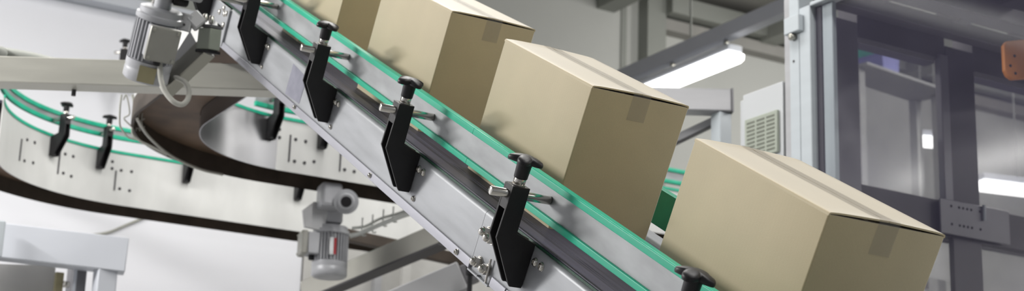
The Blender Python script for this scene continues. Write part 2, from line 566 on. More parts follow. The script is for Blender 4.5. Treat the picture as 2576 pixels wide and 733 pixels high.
br0 = make_bracket()
tag(br0, 'black rail bracket with star knob beside the four domed nuts', 'bracket', 'guide rail brackets on the inclined conveyor')
kn = {}
def knob_of(r):
    return [c for c in kids(r) if c.name.split('.')[0] == 'knob'][0]
def spin(r, deg):
    k = knob_of(r)
    k.matrix_basis = k.matrix_basis @ Matrix.Rotation(math.radians(deg), 4, 'Z')

for u, lab, dg in ((-198, 'black rail bracket in front of the rearmost fully visible cardboard box pair, left of the domed nuts', 16),
                   (-569, 'black rail bracket next to the shiny patch on the frame, third from the top', 20),
                   (-974, 'black rail bracket high on the frame, knob cut off by the top edge', 10),
                   (-1362, 'uppermost black rail bracket right beside the grey motor and its mount', 0),
                   (570, 'lowest black rail bracket with only its knob showing at the bottom edge', 32)):
    c = copy_tree(br0, conv(u, 3, -40))
    c['label'] = lab
    spin(c, dg)
bpy.data.objects['rail_bracket.001']['label'] = 'black rail bracket with flat knob between the domed nuts and the shiny patch'
spin(br0, 54)

# ------------------------------------------------------------------ cardboard boxes
L, WD, HB = 264.3, 155.6, 200.0


def make_box():
    r = thing('cardboard_box', conv(0, 60, 0), 'box', 'box', 'brown cardboard boxes on the conveyor')
    h = L / 2; t = 3.2
    b = MB()
    # open carton: four walls and a floor, rounded vertical creases
    b.box(-h + 1, h - 1, 1, WD - 1, .1, t)
    o = MB()
    pts = []
    rc = 2.2
    for cx_, cy_, a0 in ((-h + rc, rc, 180), (h - rc, rc, 270), (h - rc, WD - rc, 0), (-h + rc, WD - rc, 90)):
        for k in range(4):
            a = math.radians(a0 + 30 * k)
            pts.append((cx_ + rc * math.cos(a), cy_ + rc * math.sin(a)))
    n = len(pts)
    def shell(b, lo, hi):
        c0 = Vector((0, WD / 2))
        rin = [(p[0] * (1 - t / h), WD / 2 + (p[1] - WD / 2) * (1 - t / (WD / 2))) for p in pts]
        # sides bulge outwards by a little at mid height
        zs = [lo, lo + (hi - lo) * .33, lo + (hi - lo) * .66, hi]
        R = [[b._v((p[0], p[1], z)) for p in pts] for z in zs]
        Q = [b._v((p[0], p[1], hi)) for p in rin]; Q0 = [b._v((p[0], p[1], lo)) for p in rin]
        rg = R + [Q, Q0]
        for A, B in zip(rg, rg[1:]):
            for k in range(n):
                b.bm.faces.new((A[k], A[(k + 1) % n], B[(k + 1) % n], B[k]))
        for k in range(n):
            b.bm.faces.new((Q0[k], Q0[(k + 1) % n], R[0][(k + 1) % n], R[0][k]))
    shell(b, .1, HB - 3.3)
    b.build('carton', 'card', r, smooth=40)
    # inner end flaps just under the top flaps
    for s in (-1, 1):
        MB().box(min(s * (h - 78), s * (h - 5)), max(s * (h - 78), s * (h - 5)), 6, WD - 6, HB - 10.5, HB - 8.5).build('inner_flap', 'card', r)
    # two outer flaps meeting on the centre line, lifting slightly at the free ends
    for side in (1, -1):
        f = MB(); nx = 28; G = []
        prof = [(-.06, -4.6), (-.06, -3.2), (.2, -1.9), (1.1, -1.0), (2.6, -.6)] + [(2.6 + (WD / 2 - 3.1) * k / 8, None) for k in range(1, 9)]
        for i in range(nx + 1):
            x = -h + (L) * i / nx
            e = abs(2 * i / nx - 1)
            row = []
            for y, z in prof:
                if z is None:
                    q = min(1, y / (WD / 2))
                    z = -.6 + 1.2 * q ** .7 + 1.1 * q ** .45 * e ** 10 + .35 * math.sin(i * 2.3 + side) * q * e ** 6
                yy = y if side > 0 else WD - y
                row.append(f._v((x, yy, HB + z)))
            G.append(row)
        for i in range(nx):
            for j in range(len(prof) - 1):
                q = (G[i][j], G[i + 1][j], G[i + 1][j + 1], G[i][j + 1])
                f.bm.faces.new(q if side > 0 else q[::-1])
        bmesh.ops.recalc_face_normals(f.bm, faces=f.bm.faces)
        up = sum((fc.normal.z for fc in f.bm.faces))
        if up < 0:
            bmesh.ops.reverse_faces(f.bm, faces=f.bm.faces)
        bmesh.ops.solidify(f.bm, geom=f.bm.faces[:], thickness=1.9)
        f.build('top_flap', 'card', r, smooth=48)
    # dark slit of shadow space under the flaps is real; tape over the seam and down both ends
    tw = 28; tc_ = WD / 2 + 1
    tp = MB()
    sec = []
    prof = [(h + .5, HB - 36), (h + .5, HB - 5)]
    for k in range(5):
        a = math.radians(90 * k / 4)
        prof.append((h - 2.4 + 2.9 * math.cos(a), HB - .2 + 2.9 * math.sin(a)))
    prof += [(h - 12, HB + 1.5), (h - 30, HB + .95), (0, HB + .9), (-h + 30, HB + .95), (-h + 12, HB + 1.5), (-h + 1, HB + 2.8), (-h - .5, HB - 1), (-h - .5, HB - 36)]
    A = [tp._v((x, tc_ - tw / 2, z)) for x, z in prof]; B = [tp._v((x, tc_ + tw / 2, z)) for x, z in prof]
    for k in range(len(prof) - 1):
        tp.bm.faces.new((A[k], A[k + 1], B[k + 1], B[k]))
    ret = bmesh.ops.solidify(tp.bm, geom=tp.bm.faces[:], thickness=-.12)
    tp.build('packing_tape', 'tape', r, smooth=60)
    return r


bx0 = make_box()
def box_at(o, u, v, yaw, label):
    # v is the offset of the near face centre; skew about it
    o.matrix_world = conv(u, v, -0.95) @ Matrix.Rotation(yaw, 4, 'Z')
    o['label'] = label
box_at(bx0, -15.7, 62.9, math.radians(-.1), 'brown cardboard box in the middle, right behind the bracket by the domed nuts')
box_at(copy_tree(bx0), 479.8, 66.8, math.radians(-2.18), 'largest nearest brown cardboard box at the right, in front of the glazed machine')
box_at(copy_tree(bx0), -468.6, 57.8, math.radians(1.54), 'brown cardboard box with its top cut by the frame, between two other boxes')
box_at(copy_tree(bx0), -916, 60, math.radians(.5), 'farthest brown cardboard box, only its lower part showing at the top edge')

# ================================================================== LEVEL CURVED CONVEYORS
def lane(path, name, label, z0, z1, zb, side_mat, half=85, skirt=55):
    """curved lane: near (left) side plate, far plate, dark skirt, brown belt underside, running belt, edge strip"""
    r = thing(name, wld(*path[len(path) // 2], z0), label, 'conveyor')
    M = Matrix.Translation(-Vector((*path[len(path) // 2], z0)) * MM)
    a = half
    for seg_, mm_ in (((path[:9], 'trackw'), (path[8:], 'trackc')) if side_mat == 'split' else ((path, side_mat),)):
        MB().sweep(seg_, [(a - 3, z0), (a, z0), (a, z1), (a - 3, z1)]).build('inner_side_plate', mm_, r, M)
    MB().sweep(path, [(-a, z0 + skirt), (-a + 3, z0 + skirt), (-a + 3, z1), (-a, z1)]).build('outer_side_plate', 'trackw', r, M)
    MB().sweep(path, [(-a - 2, z0 + 2), (-a + 5, z0), (-a + 5, z0 + skirt + 4), (-a - 2, z0 + skirt + 4)]).build('shaded_outer_skirt', 'skirt', r, M)  # lower outer wall: brown, with the shade under the belt in its colour
    MB().sweep(path, [(-a + 6, z0 + skirt), (a - 4, z0 + skirt), (a - 4, z0 + skirt + 12), (-a + 6, z0 + skirt + 12)]).build('belt_return', 'under', r, M)
    MB().sweep(path, [(-a + 4, zb - 8), (a - 4, zb - 8), (a - 4, zb), (-a + 4, zb)]).build('belt', 'belt', r, M)
    for s in ((1,) if side_mat == 'split' else (1, -1)):
        o0, o1 = (a - 2, a + 3) if s > 0 else (-a - 3, -a + 2)
        MB().sweep(path, [(o0, z1 + .4), (o1, z1 + .4), (o1, z1 + 9), (o0, z1 + 9)]).build('edge_strip', 'green', r, M)
    return r, M


def arc(c, R, a0, a1, n):
    return [(c[0] + R * math.cos(math.radians(a0 + (a1 - a0) * k / n)), c[1] + R * math.sin(math.radians(a0 + (a1 - a0) * k / n))) for k in range(n + 1)]


RC_ = (-1705, 540)
ring_path = [(-2145, y) for y in (3200, 2400, 1800, 1400, 1000, 750)] + arc(RC_, 440, 180, 270, 40) + [(x, 100) for x in (-1600, -1500, -1400, -1300, -1180)]
ring, Mr = lane(ring_path, 'curved_conveyor', 'curved steel conveyor turning back under the inclined conveyor, brown underside showing', 2500, 2648, 2640, 'split', 87, 52)
TC_ = (-2325, 300)
track_path = [(-2900, y) for y in (3400, 2600, 1900, 1400, 1000, 700, 450)] + arc(TC_, 575, 180, 262, 40)
track, Mtk = lane(track_path, 'curved_conveyor', 'scuffed white conveyor lane curving along the wall at the left with green rails', 2500, 2666, 2658, 'trackw', 85, 48)


def rail_pair(path, off, zl, zu, label, h=11):
    r = thing('guide_rail', wld(*path[len(path) // 2], zl), label, 'guide rail')
    M = Matrix.Translation(-Vector((*path[len(path) // 2], zl)) * MM)
    for z in (zl, zu):
        MB().sweep(path, [(off - 5, z - h / 2), (off + 5, z - h / 2), (off + 6, z), (off + 5, z + h / 2), (off - 5, z + h / 2)]).build('edge_profile', 'green', r, M, smooth=50)
    MB().sweep(path, [(off - 1.5, zl), (off + 1.5, zl), (off + 1.5, zu), (off - 1.5, zu)]).build('steel_strip', 'strip', r, M)
    return r


rail_pair(track_path, 70, 2722, 2751, 'green double guide rail held by brackets on the white curved lane at the left', 13)
rail_pair(ring_path[:14], 70, 2682, 2722, 'green guide rail on the inner edge of the curved conveyor behind the incline', 13)


def on_arc(px, py_):
    """inner face of the white lane: straight plate, else the far side of its arc"""
    p = on(px, py_, 0, -2815)
    if p.y >= 300:
        return p, Vector((-1, 0, 0))
    c = CAM_POS * 1000
    d = p - c
    f = Vector((c.x + 2325, c.y - 300)); dd = Vector((d.x, d.y))
    A, B_, C_ = dd.dot(dd), 2 * f.dot(dd), f.dot(f) - 490 ** 2
    t = (-B_ + math.sqrt(max(0, B_ * B_ - 4 * A * C_))) / (2 * A)
    p = c + d * t
    return p, Vector((p.x + 2325, p.y - 300, 0)).normalized()


def place_bracket(x, y, z, tdir, label, group):
    t = Vector((tdir[0], tdir[1], 0)).normalized(); zz = Vector((0, 0, 1)); v = zz.cross(t)
    M = Matrix(((t.x, v.x, 0, x * MM), (t.y, v.y, 0, y * MM), (0, 0, 1, z * MM), (0, 0, 0, 1)))
    c = copy_tree(br0, M)
    c['label'] = label; c['group'] = group
    spin(c, random.uniform(0, 80))
    return c


def polar(c, R, deg):
    a = math.radians(deg)
    return c[0] + R * math.cos(a), c[1] + R * math.sin(a), (-math.sin(a), math.cos(a))


gt = 'rail brackets on the white curved lane'
def on_track(y, lab):
    if y < 300:
        s = math.asin((300 - y) / 490)
        x = -2325 - 490 * math.cos(s); yy = y
        rad = Vector((x + 2325, yy - 300)).normalized()
        t = (rad.y * 1.0, -rad.x * 1.0)          # local y must point away from the viewer (radially outwards)
        place_bracket(x, yy, 2668 - 40, (rad.y, -rad.x), lab, gt)
    else:
        place_bracket(-2815, y, 2668 - 40, (0, 1), lab, gt)
on_track(40, 'black rail bracket at far left, first of two on the white curved lane')
on_track(208, 'black rail bracket right of the first, on the white curved lane beside the hanging wires')
on_track(497, 'black bracket foot showing below the dark ring edge, left of the second motor')
on_track(890, 'black bracket foot just above and left of the lower motor')
gr_ = 'rail brackets on the curved conveyor'
for ang, lab in ((189, 'black bracket on the polished inner curve below the steel beam'), (262, 'dark bracket under the beam at the left of the polished curve')):
    x, y, _ = polar(RC_, 353, ang)
    rad = Vector((x - RC_[0], y - RC_[1])).normalized()
    place_bracket(x, y, 2644 - 40, (rad.y, -rad.x), lab, gr_)
place_bracket(-2058, 645, 2604, (0, 1), 'black bracket half hidden by the inclined frame, on the straight plate', gr_)

# bolted joint plates on the lanes
def joint(px, py_, X, w, h, parent, M, bolts):
    pass
def lane_bolts(parent, M, pts, X, seam=None):
    for (px, py_) in pts:
        if X == 'track':
            p, rad = on_arc(px, py_)
        else:
            p = on(px, py_, 0, -2058); rad = Vector((-1, 0, 0))
        MB().lathe([(5, 0), (5, 1), (4.5, 3.4), (2, 4.5), (0, 4.5)], p + rad * 1.0, -rad, 14).build('bolt', 'mdark', parent, M)
    if seam:
        px, y0, y1 = seam
        a = on(px, y0, 0, -2058); b = on(px, y1, 0, -2058); rad = Vector((-1, 0, 0))
        if X == 'track':
            a, rad = on_arc(px, y0); b, rad = on_arc(px, y1)
        zt, zb_ = max(a.z, b.z), min(a.z, b.z)
        t = Vector((-rad.y, rad.x, 0)) * -1
        # a thin overlapping joint plate
        m = MB()
        c0 = Vector((a.x, a.y, 0)) - rad * 1.6
        m.bar(c0 + Vector((0, 0, zb_)), c0 + Vector((0, 0, zt)), 4, 3, up=rad)
        m.build('plate_seam', 'mdark', parent, M)


lane_bolts(track, Mtk, [(68, 352), (87, 359), (61, 405), (83, 410)], 'track', (54, 350, 408))
lane_bolts(track, Mtk, [(164, 388), (184, 394), (159, 436), (179, 444)], 'track', (151, 380, 440))
lane_bolts(track, Mtk, [(305, 429), (331, 432), (301, 475), (326, 480), (283, 407), (282, 424)], 'track', (292, 430, 480))
lane_bolts(ring, Mr, [(744, 351), (769, 356), (741, 406), (766, 410), (703, 326), (703, 346)], 'ring', (731, 340, 408))
lane_bolts(ring, Mr, [(867, 427), (891, 432), (790, 407)], 'ring', (857, 385, 432))

# steel beam in front of the curve
bm0, bm1 = at(-140, 178, 3230), at(750, 207, 3230)
sb = thing('steel_beam', wld(*bm0), 'long horizontal stainless steel beam crossing behind the upper motor', 'beam')
def beam_piece(p, q, w, h, name, m, parent, origin):
    return MB().bar(p - origin, q - origin, w, h).bevel(2.5, 2).build(name, m, parent)
beam_piece(bm0, bm1, 56, 59, 'tube', 'beamsteel', sb, bm0)
for f_ in (.02, .98):
    p = bm0.lerp(bm1, f_)
    MB().bar(p - bm0 + Vector((0, 0, 29)), Vector((p.x, p.y, 3420)) - bm0, 12, 12, up=(1, 0, 0)).build('hanger_rod', 'rod', sb) if f_ < .5 else None
p = at(185, 238, 3235); MB().cyl(Vector(p) - bm0 + Vector((0, 0, 10)), Vector(p) - bm0 - Vector((0, 0, 3)), 5, 12).build('bolt', 'mdark', sb)

# small bracket and rod behind the upper motor
c_ = at(313, 133, 5400)
sm = copy_tree(br0, Matrix.Translation(c_ * MM) @ Matrix.Rotation(math.radians(-28), 4, 'Z') @ Matrix.Translation(Vector((0, 43, -94)) * MM))
sm['label'] = 'small black bracket with projecting rod just left of the upper motor'; sm['group'] = 'rail brackets on the curved conveyor'
spin(sm, 30)
fa = at(313, 205, 5400); inv_ = sm.matrix_world.inverted()
MB().bar(inv_ @ (fa * MM) * 1000, inv_ @ (Vector((-3500, fa.y, fa.z)) * MM) * 1000, 16, 16).build('wall_arm', 'mdark', sm)

# dark curved duct at the left edge above the beam
MBd = MB()
pa = [Vector((-3500, -1100, 2640)), at(-420, 112, 4600), at(-60, 128, 3600), at(10, 136, 3600), at(80, 148, 3600), at(150, 166, 3600), at(230, 186, 3600)]
o0 = pa[0]
tag(MBd.tube([p - o0 for p in pa], 16, 14).build('duct', 'gpaint2', M=wld(*o0)), 'grey rounded duct disappearing behind the steel beam at the left edge', 'duct')

# ================================================================== MOTORS
def gear_motor(M, label, lid_dir, R=52, Lm=150, LY0=-24, LY1=40, LX0=None, LX1=None):
    """motor, axis local z (fan cover at the bottom); terminal box towards local +x"""
    r = thing('gear_motor', M, label, 'motor')
    LX0 = LX0 or R * 1.34; LX1 = LX1 or R * 1.62
    MB().lathe([(R * .55, 0), (R * .9, 1.5), (R * 1.0, 6), (R * 1.0, 24), (R * .985, 26), (R * .985, 29), (R * 1.0, 31), (R * 1.0, 44)], (0, 0, 0), (0, 0, 1), 48).build('fan_cover', 'motor', r)
    b = MB().lathe([(R * .84, 44), (R * .84, 128)], (0, 0, 0), (0, 0, 1), 40)
    for k in range(32):
        a = 2 * math.pi * k / 32
        if lid_dir is not None and abs((a + math.pi) % (2 * math.pi) - math.pi) < .55:
            continue
        b.box(R * .8, R * 1.0, -1.3, 1.3, 46, 126, Matrix.Rotation(a, 4, 'Z'))
    b.build('finned_housing', 'motor', r)
    MB().lathe([(R * .98, 126), (R * 1.03, 128), (R * 1.03, 138), (R * .92, 140), (R * .92, 150), (R * .75, 153)], (0, 0, 0), (0, 0, 1), 48).build('end_shield', 'motor', r)
    MB().lathe([(R * .38, 152), (R * .38, 186)], (0, 0, 0), (0, 0, 1), 24).build('shaft_neck', 'motor', r)
    tb = MB().box(R * .78, LX0, LY0 + 3, LY1 - 3, 60, 124).bevel(3, 2).build('terminal_box', 'motor', r)
    MB().box(LX0 + .2, LX1, LY0, LY1, 57, 127).bevel(4, 2).build('lid', 'motorlid', tb)
    for y in (LY0 + 7, LY1 - 7):
        for z in (64, 120):
            MB().lathe([(3.4, 0), (3.4, 1.6), (2, 2.4), (0, 2.4)], (LX1, y, z), (1, 0, 0), 10).build('screw', 'dull', tb)
    MB().rcyl((R * 1.1, (LY0 + LY1) / 2, 60), (R * 1.1, (LY0 + LY1) / 2, 46), 9, 1.5).build('cable_gland', 'black', tb)
    return r


m1 = gear_motor(conv(-1127, -167, -172), 'grey motor with square terminal box in front of the steel beam at upper left', 0, 46, LY0=-32, LY1=30)
MB().box(-16, 18, -47.4, -43, 6, 38).xf(Matrix.Rotation(math.radians(75), 4, 'Z')).build('reflection_plate', 'yellow', m1)  # yellowish reflection on the fan cover, built as a coloured plate
MB().rcyl((-20, 10, 150), (-20, 10, 172), 7, 1).rcyl((-34, -8, 148), (-34, -8, 168), 6, 1).build('flange_bolt', 'chrome', m1)
MB().box(-40, 60, -45, 60, 186, 250).bevel(6, 2).build('gearbox', 'motor', m1)
MB().rcyl((0, 62, 205), (0, 165, 205), 14, 2).build('drive_shaft', 'dull', m1)
MB().rcyl((14, 14, 176), (14, 44, 176), 11, 3).build('shaft_coupling', 'black', m1)

# white cable looping below the upper motor
pts = [at(*p) for p in ((402, 160, 2925), (404, 195, 2920), (415, 230, 2915), (437, 256, 2910), (458, 263, 2915), (472, 250, 2925), (475, 228, 2940), (466, 208, 2960), (450, 198, 2985), (430, 190, 3010))]
o0 = pts[0]
tag(MB().tube([p - o0 for p in pts], 5.4, 14, 8).build('cable', 'cable', M=wld(*o0)), 'white sleeved cable looping down from the upper motor', 'cable')

# motor mount: square arm, plate, clamp and pale end block
o0 = at(528, 100, 2980)
mt_ = thing('motor_mount', wld(*o0), 'steel mounting arm with pale square end block between the upper motor and the conveyor', 'mount')
def rel(p): return Vector(p) - o0
MB().bar(rel(at(520, 122, 2990)), rel(at(412, 224, 3020)), 34, 36).bevel(2, 1).build('square_arm', 'dull', mt_)
b = MB().bar(rel(at(529, 72, 2975)), rel(at(523, 126, 2975)), 30, 40, up=(.87, .3, 0)).bevel(3, 2).build('end_block', 'grille', mt_)
MB().bar(rel(at(523, 127, 2976)), rel(at(522, 134, 2976)), 31, 41, up=(.87, .3, 0)).build('block_base', 'black', mt_)
MB().bar(rel(at(530, 71, 2976)), rel(at(531, 64, 2976)), 31, 41, up=(.87, .3, 0)).build('block_cap', 'mgrey', mt_)
q = [rel(at(*p)) for p in ((478, 78, 2985), (500, 120, 2985), (428, 205, 3005), (432, 150, 3005))]
m = MB(); off = RW.transposed() @ Vector((0, 0, 5))
A = [m._v(p) for p in q]; B = [m._v(p + off) for p in q]
m.bm.faces.new(A); m.bm.faces.new(B[::-1])
for k in range(4):
    m.bm.faces.new((A[k], A[(k + 1) % 4], B[(k + 1) % 4], B[k]))
m.build('gusset_plate', 'galum2', mt_)
MB().bar(rel(at(473, 35, 2960)), rel(at(462, 78, 2960)), 16, 26, up=(.5, .8, 0)).bevel(2, 1).build('clamp_block', 'galum2', mt_)
MB().bar(rel(at(480, 38, 2965)), rel(at(506, 66, 2965)), 22, 30).bevel(3, 1).build('clamp_arm', 'galum2', mt_)
MB().cyl(rel(at(463, 62, 2950)), rel(at(465, 62, 2965)), 2.5, 10).build('bolt', 'mdark', mt_)
for p in ((515, 55), (531, 60)):
    a = rel(at(*p, 2965)); MB().rcyl(a, a + Vector((0, 0, 16)), 5, 1).build('bolt', 'chrome', mt_)

# second motor hanging below the curve
p2 = at(827, 700, 4300)
m2 = gear_motor(wld(*p2, math.radians(-100)) @ Matrix.Rotation(math.radians(2), 4, 'X'), 'grey motor with red striped label hanging below the curved conveyor', 0, 52, LX0=76, LX1=94)
MB().box(50, 54.5, -5, 2, 60, 108).xf(Matrix.Rotation(math.radians(92), 4, 'Z')).build('red_label', 'red', m2)
MB().box(50, 54.5, -18, -6, 58, 108).xf(Matrix.Rotation(math.radians(92), 4, 'Z')).build('silver_label', 'silverlab', m2)
MB().box(-26, 26, -30, 34, 158, 262).bevel(8, 2).build('gearbox', 'motor', m2)
MB().box(-6, 58, 26, 96, 190, 262).bevel(10, 2).build('gear_housing', 'motor', m2)
MB().prism([(28, 130), (88, 136), (96, 186), (64, 214), (20, 214)], 1, 22, 32).xf(Matrix.Rotation(math.radians(0), 4, 'Z')).build('mounting_plate', 'galum2', m2)
pg = m2.matrix_world.inverted() @ (at(871, 508, 4235) * MM)
qg = m2.matrix_world.inverted() @ (at(871, 508, 4285) * MM)
MB().lathe([(9, 0), (22, 0), (24, 3), (24, 12), (36, 14), (36, 40)], pg * 1000, (qg - pg), 32).build('bearing_flange', 'motor', m2)
MB().lathe([(14, -3), (16, 0), (16, 6)], pg * 1000, (qg - pg), 24).build('shaft_seal', 'black', m2)

# wires and brackets right of the second motor, below the curve
for k, (lab, pl_) in enumerate((('white wires strung below the curved conveyor, right of the lower motor', ((880, 595), (905, 588), (935, 575), (970, 560), (1010, 545), (1040, 535))),
                               ('thinner white wires strung just under the curve, right of the lower motor', ((885, 575), (920, 570), (955, 552), (995, 540), (1030, 528))))):
    pts = [at(*p, 4420 + 25 * k) for p in pl_]; o0 = pts[0]
    tag(MB().tube([p - o0 for p in pts], 7 - 2.5 * k, 8).build('wire_bundle', 'wirew', M=wld(*o0)), lab, 'wires')
hk = thing('wire_holder', wld(*at(940, 580, 4420)), 'row of thin white hooks holding the wires below the curve', 'holder')
o0 = at(940, 580, 4420)
for px, y0, y1 in ((912, 548, 590), (938, 540, 582), (965, 527, 566), (990, 520, 556)):
    MB().tube([at(px, y0, 4430) - o0, at(px - 1, y1, 4430) - o0, at(px + 9, y1 + 3, 4430) - o0], 2.4, 8).build('hook', 'wirew', hk)

# channel brace running up to the right
pa, pb = at(770, 735, 4600), at(1120, 588, 4200)
br_ = thing('channel_brace', wld(*pa), 'diagonal grey steel channel brace below the incline', 'brace')
MB().bar(Vector((0, 0, 0)), pb - pa, 45, 62).bevel(2, 1).build('channel', 'dull', br_)
MB().bar(Vector((0, 0, -33)), pb - pa - Vector((0, 0, 33)), 50, 6).build('lower_flange', 'mdark', br_)
MB().box(-25, 25, -25, 25, -pa.z, -37).build('leg', 'dull', br_)
# dark cross member behind it
pa, pb = at(860, 590, 4750), at(1230, 672, 4750)
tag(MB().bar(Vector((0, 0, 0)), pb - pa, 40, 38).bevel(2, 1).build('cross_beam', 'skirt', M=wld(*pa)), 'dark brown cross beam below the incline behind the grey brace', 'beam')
# pale plate below the curve, above the brace
pa = at(905, 580, 4560)
q = [(905, 603), (975, 607), (1010, 575), (1100, 560), (1100, 520), (900, 505)]
# pale machine top low in the middle
pa, pb_ = at(950, 790, 4000), at(1166, 697, 4000)
mp_ = thing('machine_cover', wld(*pa), 'grey sloping sheet metal cover at the bottom below the incline', 'cover')
MB().bar(Vector((0, 0, 0)), pb_ - pa, 60, 80).bevel(3, 1).build('sheet_body', 'coverpaint', mp_)
MB().bar(pb_ - pa + (pb_ - pa).normalized() * .5, pb_ - pa + (at(1196, 684, 4000) - pb_), 55, 52).bevel(2, 1).build('end_block', 'mgrey', mp_)
pb = at(1182, 705, 3900)
MB().lathe([(7, -80), (7, 10), (12, 14), (12, 44), (4, 50)], pb - pa, (0, 0, 1), 16).build('handle', 'black', mp_)
MB().box(-30, 30, -30, 30, -pa.z, -20).build('leg', 'coverpaint', mp_)

# wires hanging under the beam at left
for k, (lab, pl_, r_, mm_) in enumerate((
    ('grey wire loop hanging from the beam, leftmost of the hanging wires', ((306, 238), (302, 270), (301, 310), (306, 325), (322, 345), (345, 352)), 2.6, 'gcable'),
    ('olive wire hanging from the beam and trailing along the green rail', ((333, 238), (337, 260), (336, 300), (333, 335), (352, 355), (378, 368), (420, 390)), 3.4, 'gcable'),
    ('pale thin cable trailing along the dark ring edge', ((345, 300), (375, 345), (430, 392), (500, 425), (560, 440)), 4, 'cable'),
    ('short grey wire curving between the other hanging wires', ((310, 252), (318, 240), (326, 285), (312, 298), (330, 318)), 2, 'gcable'),
)):
    pts = [at(*p, 3800 if k != 2 else 4080 + 0) for p in pl_]
    if k == 2:
        pts = [on(px, py_, 2, 2494) for px, py_ in pl_]
    o0 = pts[0]
    tag(MB().tube([p - o0 for p in pts], r_, 8).build('hanging_wire', mm_, M=wld(*o0)), lab, 'wire')
wl = thing('wire_tray', wld(*at(352, 260, 3850)), 'small pale wire tray tucked beside the dark curve under the beam', 'tray')
o0 = at(352, 260, 3850)
for px in (346, 356, 364):
    MB().tube([at(px + 4, 236, 3850) - o0, at(px - 2, 262, 3850) - o0, at(px - 8, 300, 3850) - o0, at(px - 4, 330, 3850) - o0], 2.2, 8).build('wire', 'cable', wl)
for y in (244, 262, 282, 302, 322):
    MB().tube([at(338, y, 3852) - o0, at(350, y + 1, 3852) - o0, at(364, y - 3, 3852) - o0], 1.8, 8).build('cross_wire', 'cable', wl)
# thin cable on the white wall
pl_ = ((150, 588), (215, 592), (270, 586), (320, 566), (375, 543))
pts = [on(px, py_, 0, -3494) for px, py_ in pl_]; o0 = pts[0]
tag(MB().tube([p - o0 for p in pts], 5, 8).build('wall_cable', 'gcable', M=wld(*o0)), 'thin grey cable sagging along the white wall under the curved lane', 'cable')

# ================================================================== RACK at lower left
ra, rb = at(-120, 595, 4150), at(318, 647, 4260)
rk = thing('storage_rack', wld(ra.x, ra.y, 0), 'light grey painted steel rack against the white wall at lower left', 'rack')
o0 = Vector((ra.x, ra.y, 0))
MB().bar(ra - o0, rb - o0, 70, 99).bevel(3, 2).build('top_beam', 'rack', rk)
lp = at(264, 700, 4230)
MB().box(-28, 28, -28, 28, 0, 2225).bevel(3, 1).xf(Matrix.Translation(Vector((lp.x, lp.y, 0)) - o0)).build('leg', 'rack', rk)
lq = at(-60, 700, 4150)
MB().box(-28, 28, -28, 28, 0, 2260).bevel(3, 1).xf(Matrix.Translation(Vector((lq.x, lq.y, 0)) - o0)).build('leg', 'rack', rk)
pa, pb = at(-60, 712, 4240), at(136, 718, 4270)
MB().bar(pa - o0, pb - o0, 20, 110).build('back_panel', 'beige', rk)
pa = at(180, 712, 4300)
MB().box(-45, 45, -5, 30, -90, 90).xf(Matrix.Translation(pa - o0)).build('rear_bracket', 'mgrey', rk)
pa = at(147, 716, 4235)
MB().box(-8, 8, -12, 12, -70, 34).bevel(2, 1).xf(Matrix.Translation(pa - o0)).build('pale_stop', 'yellow', rk)
pa = at(166, 716, 4230); MB().rcyl(pa - o0 + Vector((0, 0, -9)), pa - o0 + Vector((0, 0, 8)), 10, 2).build('roller', 'chrome', rk)
pa = at(188, 706, 4230); MB().bar(pa - o0 + Vector((0, 0, -60)), pa - o0 + Vector((0, 0, 40)), 8, 8, up=(1, 0, 0)).build('slim_post', 'rack', rk)
pa = at(2, 602, 4090)
MB().box(-20, 6, -16, 8, -52, 52).bevel(4, 1).xf(Matrix.Translation(pa - o0)).build('end_bracket', 'walum', rk)

# ================================================================== RIGHT: frame, cabinet, machine
pa, pb = at(1560, 252, 4250), at(1835, 259, 4250)
fr = thing('support_frame', wld(pb.x, pb.y, 0), 'grey steel support frame with diagonal brace behind the middle boxes', 'frame')
o0 = Vector((pb.x, pb.y, 0))
MB().bar(pa - o0, pb - o0, 60, 66).bevel(3, 2).build('top_beam', 'galum', fr)
MB().bar(pb - o0 + (pb - pa).normalized() * .3, pb - o0 + (pb - pa).normalized() * 6, 63, 69).build('end_cap', 'mgrey', fr)
lp = at(1816, 330, 4270)
lq_ = pb - (pb - pa).normalized() * 24
MB().box(-21, 21, -21, 21, 0, pb.z - 33.5).bevel(2, 1).xf(Matrix.Translation(Vector((lq_.x, lq_.y, 0)) - o0)).build('leg', 'walum', fr)
MB().box(-21, 21, -21, 21, 0, pa.z - 33.5).bevel(2, 1).xf(Matrix.Translation(Vector((pa.x, pa.y, 0)) - o0)).build('leg', 'walum', fr)
pa, pb = at(1670, 366, 4300), at(1795, 306, 4290)
MB().bar(pa - o0, pb - o0, 26, 22).build('diagonal_brace', 'galum', fr)
MB().bar(pa - o0 - Vector((0, 0, 13)), pb - o0 - Vector((0, 0, 13)), 28, 3).build('brace_underside', 'mdark', fr)  # dark strip along the underside of the brace

# control cabinet beside the machine
YP = 1335
cb = thing('control_cabinet', wld(-960, YP, 2440), 'white electrical cabinet with slotted vent beside the glazed machine', 'cabinet')
o0 = Vector((-960, YP, 2440))
MB().box(-1036, -890, YP, YP + 180, 2150, 2615).bevel(3, 2).xf(Matrix.Translation(-o0)).build('body', 'cabinet', cb)
MB().box(-1056, -1037, YP + 8, YP + 178, 2150, 2606).bevel(2, 1).xf(Matrix.Translation(-o0)).build('rear_door', 'cabinet', cb)
vg = MB().box(-1019, -901, YP - 9, YP - .5, 2440, 2545).bevel(2, 2).xf(Matrix.Translation(-o0)).build('vent_grille', 'grille', cb)
b = MB()
for i in range(3):
    for j in range(9):
        b.box(-1010 + i * 36, -1010 + i * 36 + 29, YP - 9.6, YP - 8.5, 2449 + j * 10.2, 2449 + j * 10.2 + 4.6)
b.xf(Matrix.Translation(-o0)).build('slots', 'slot', vg)['kind'] = 'stuff'

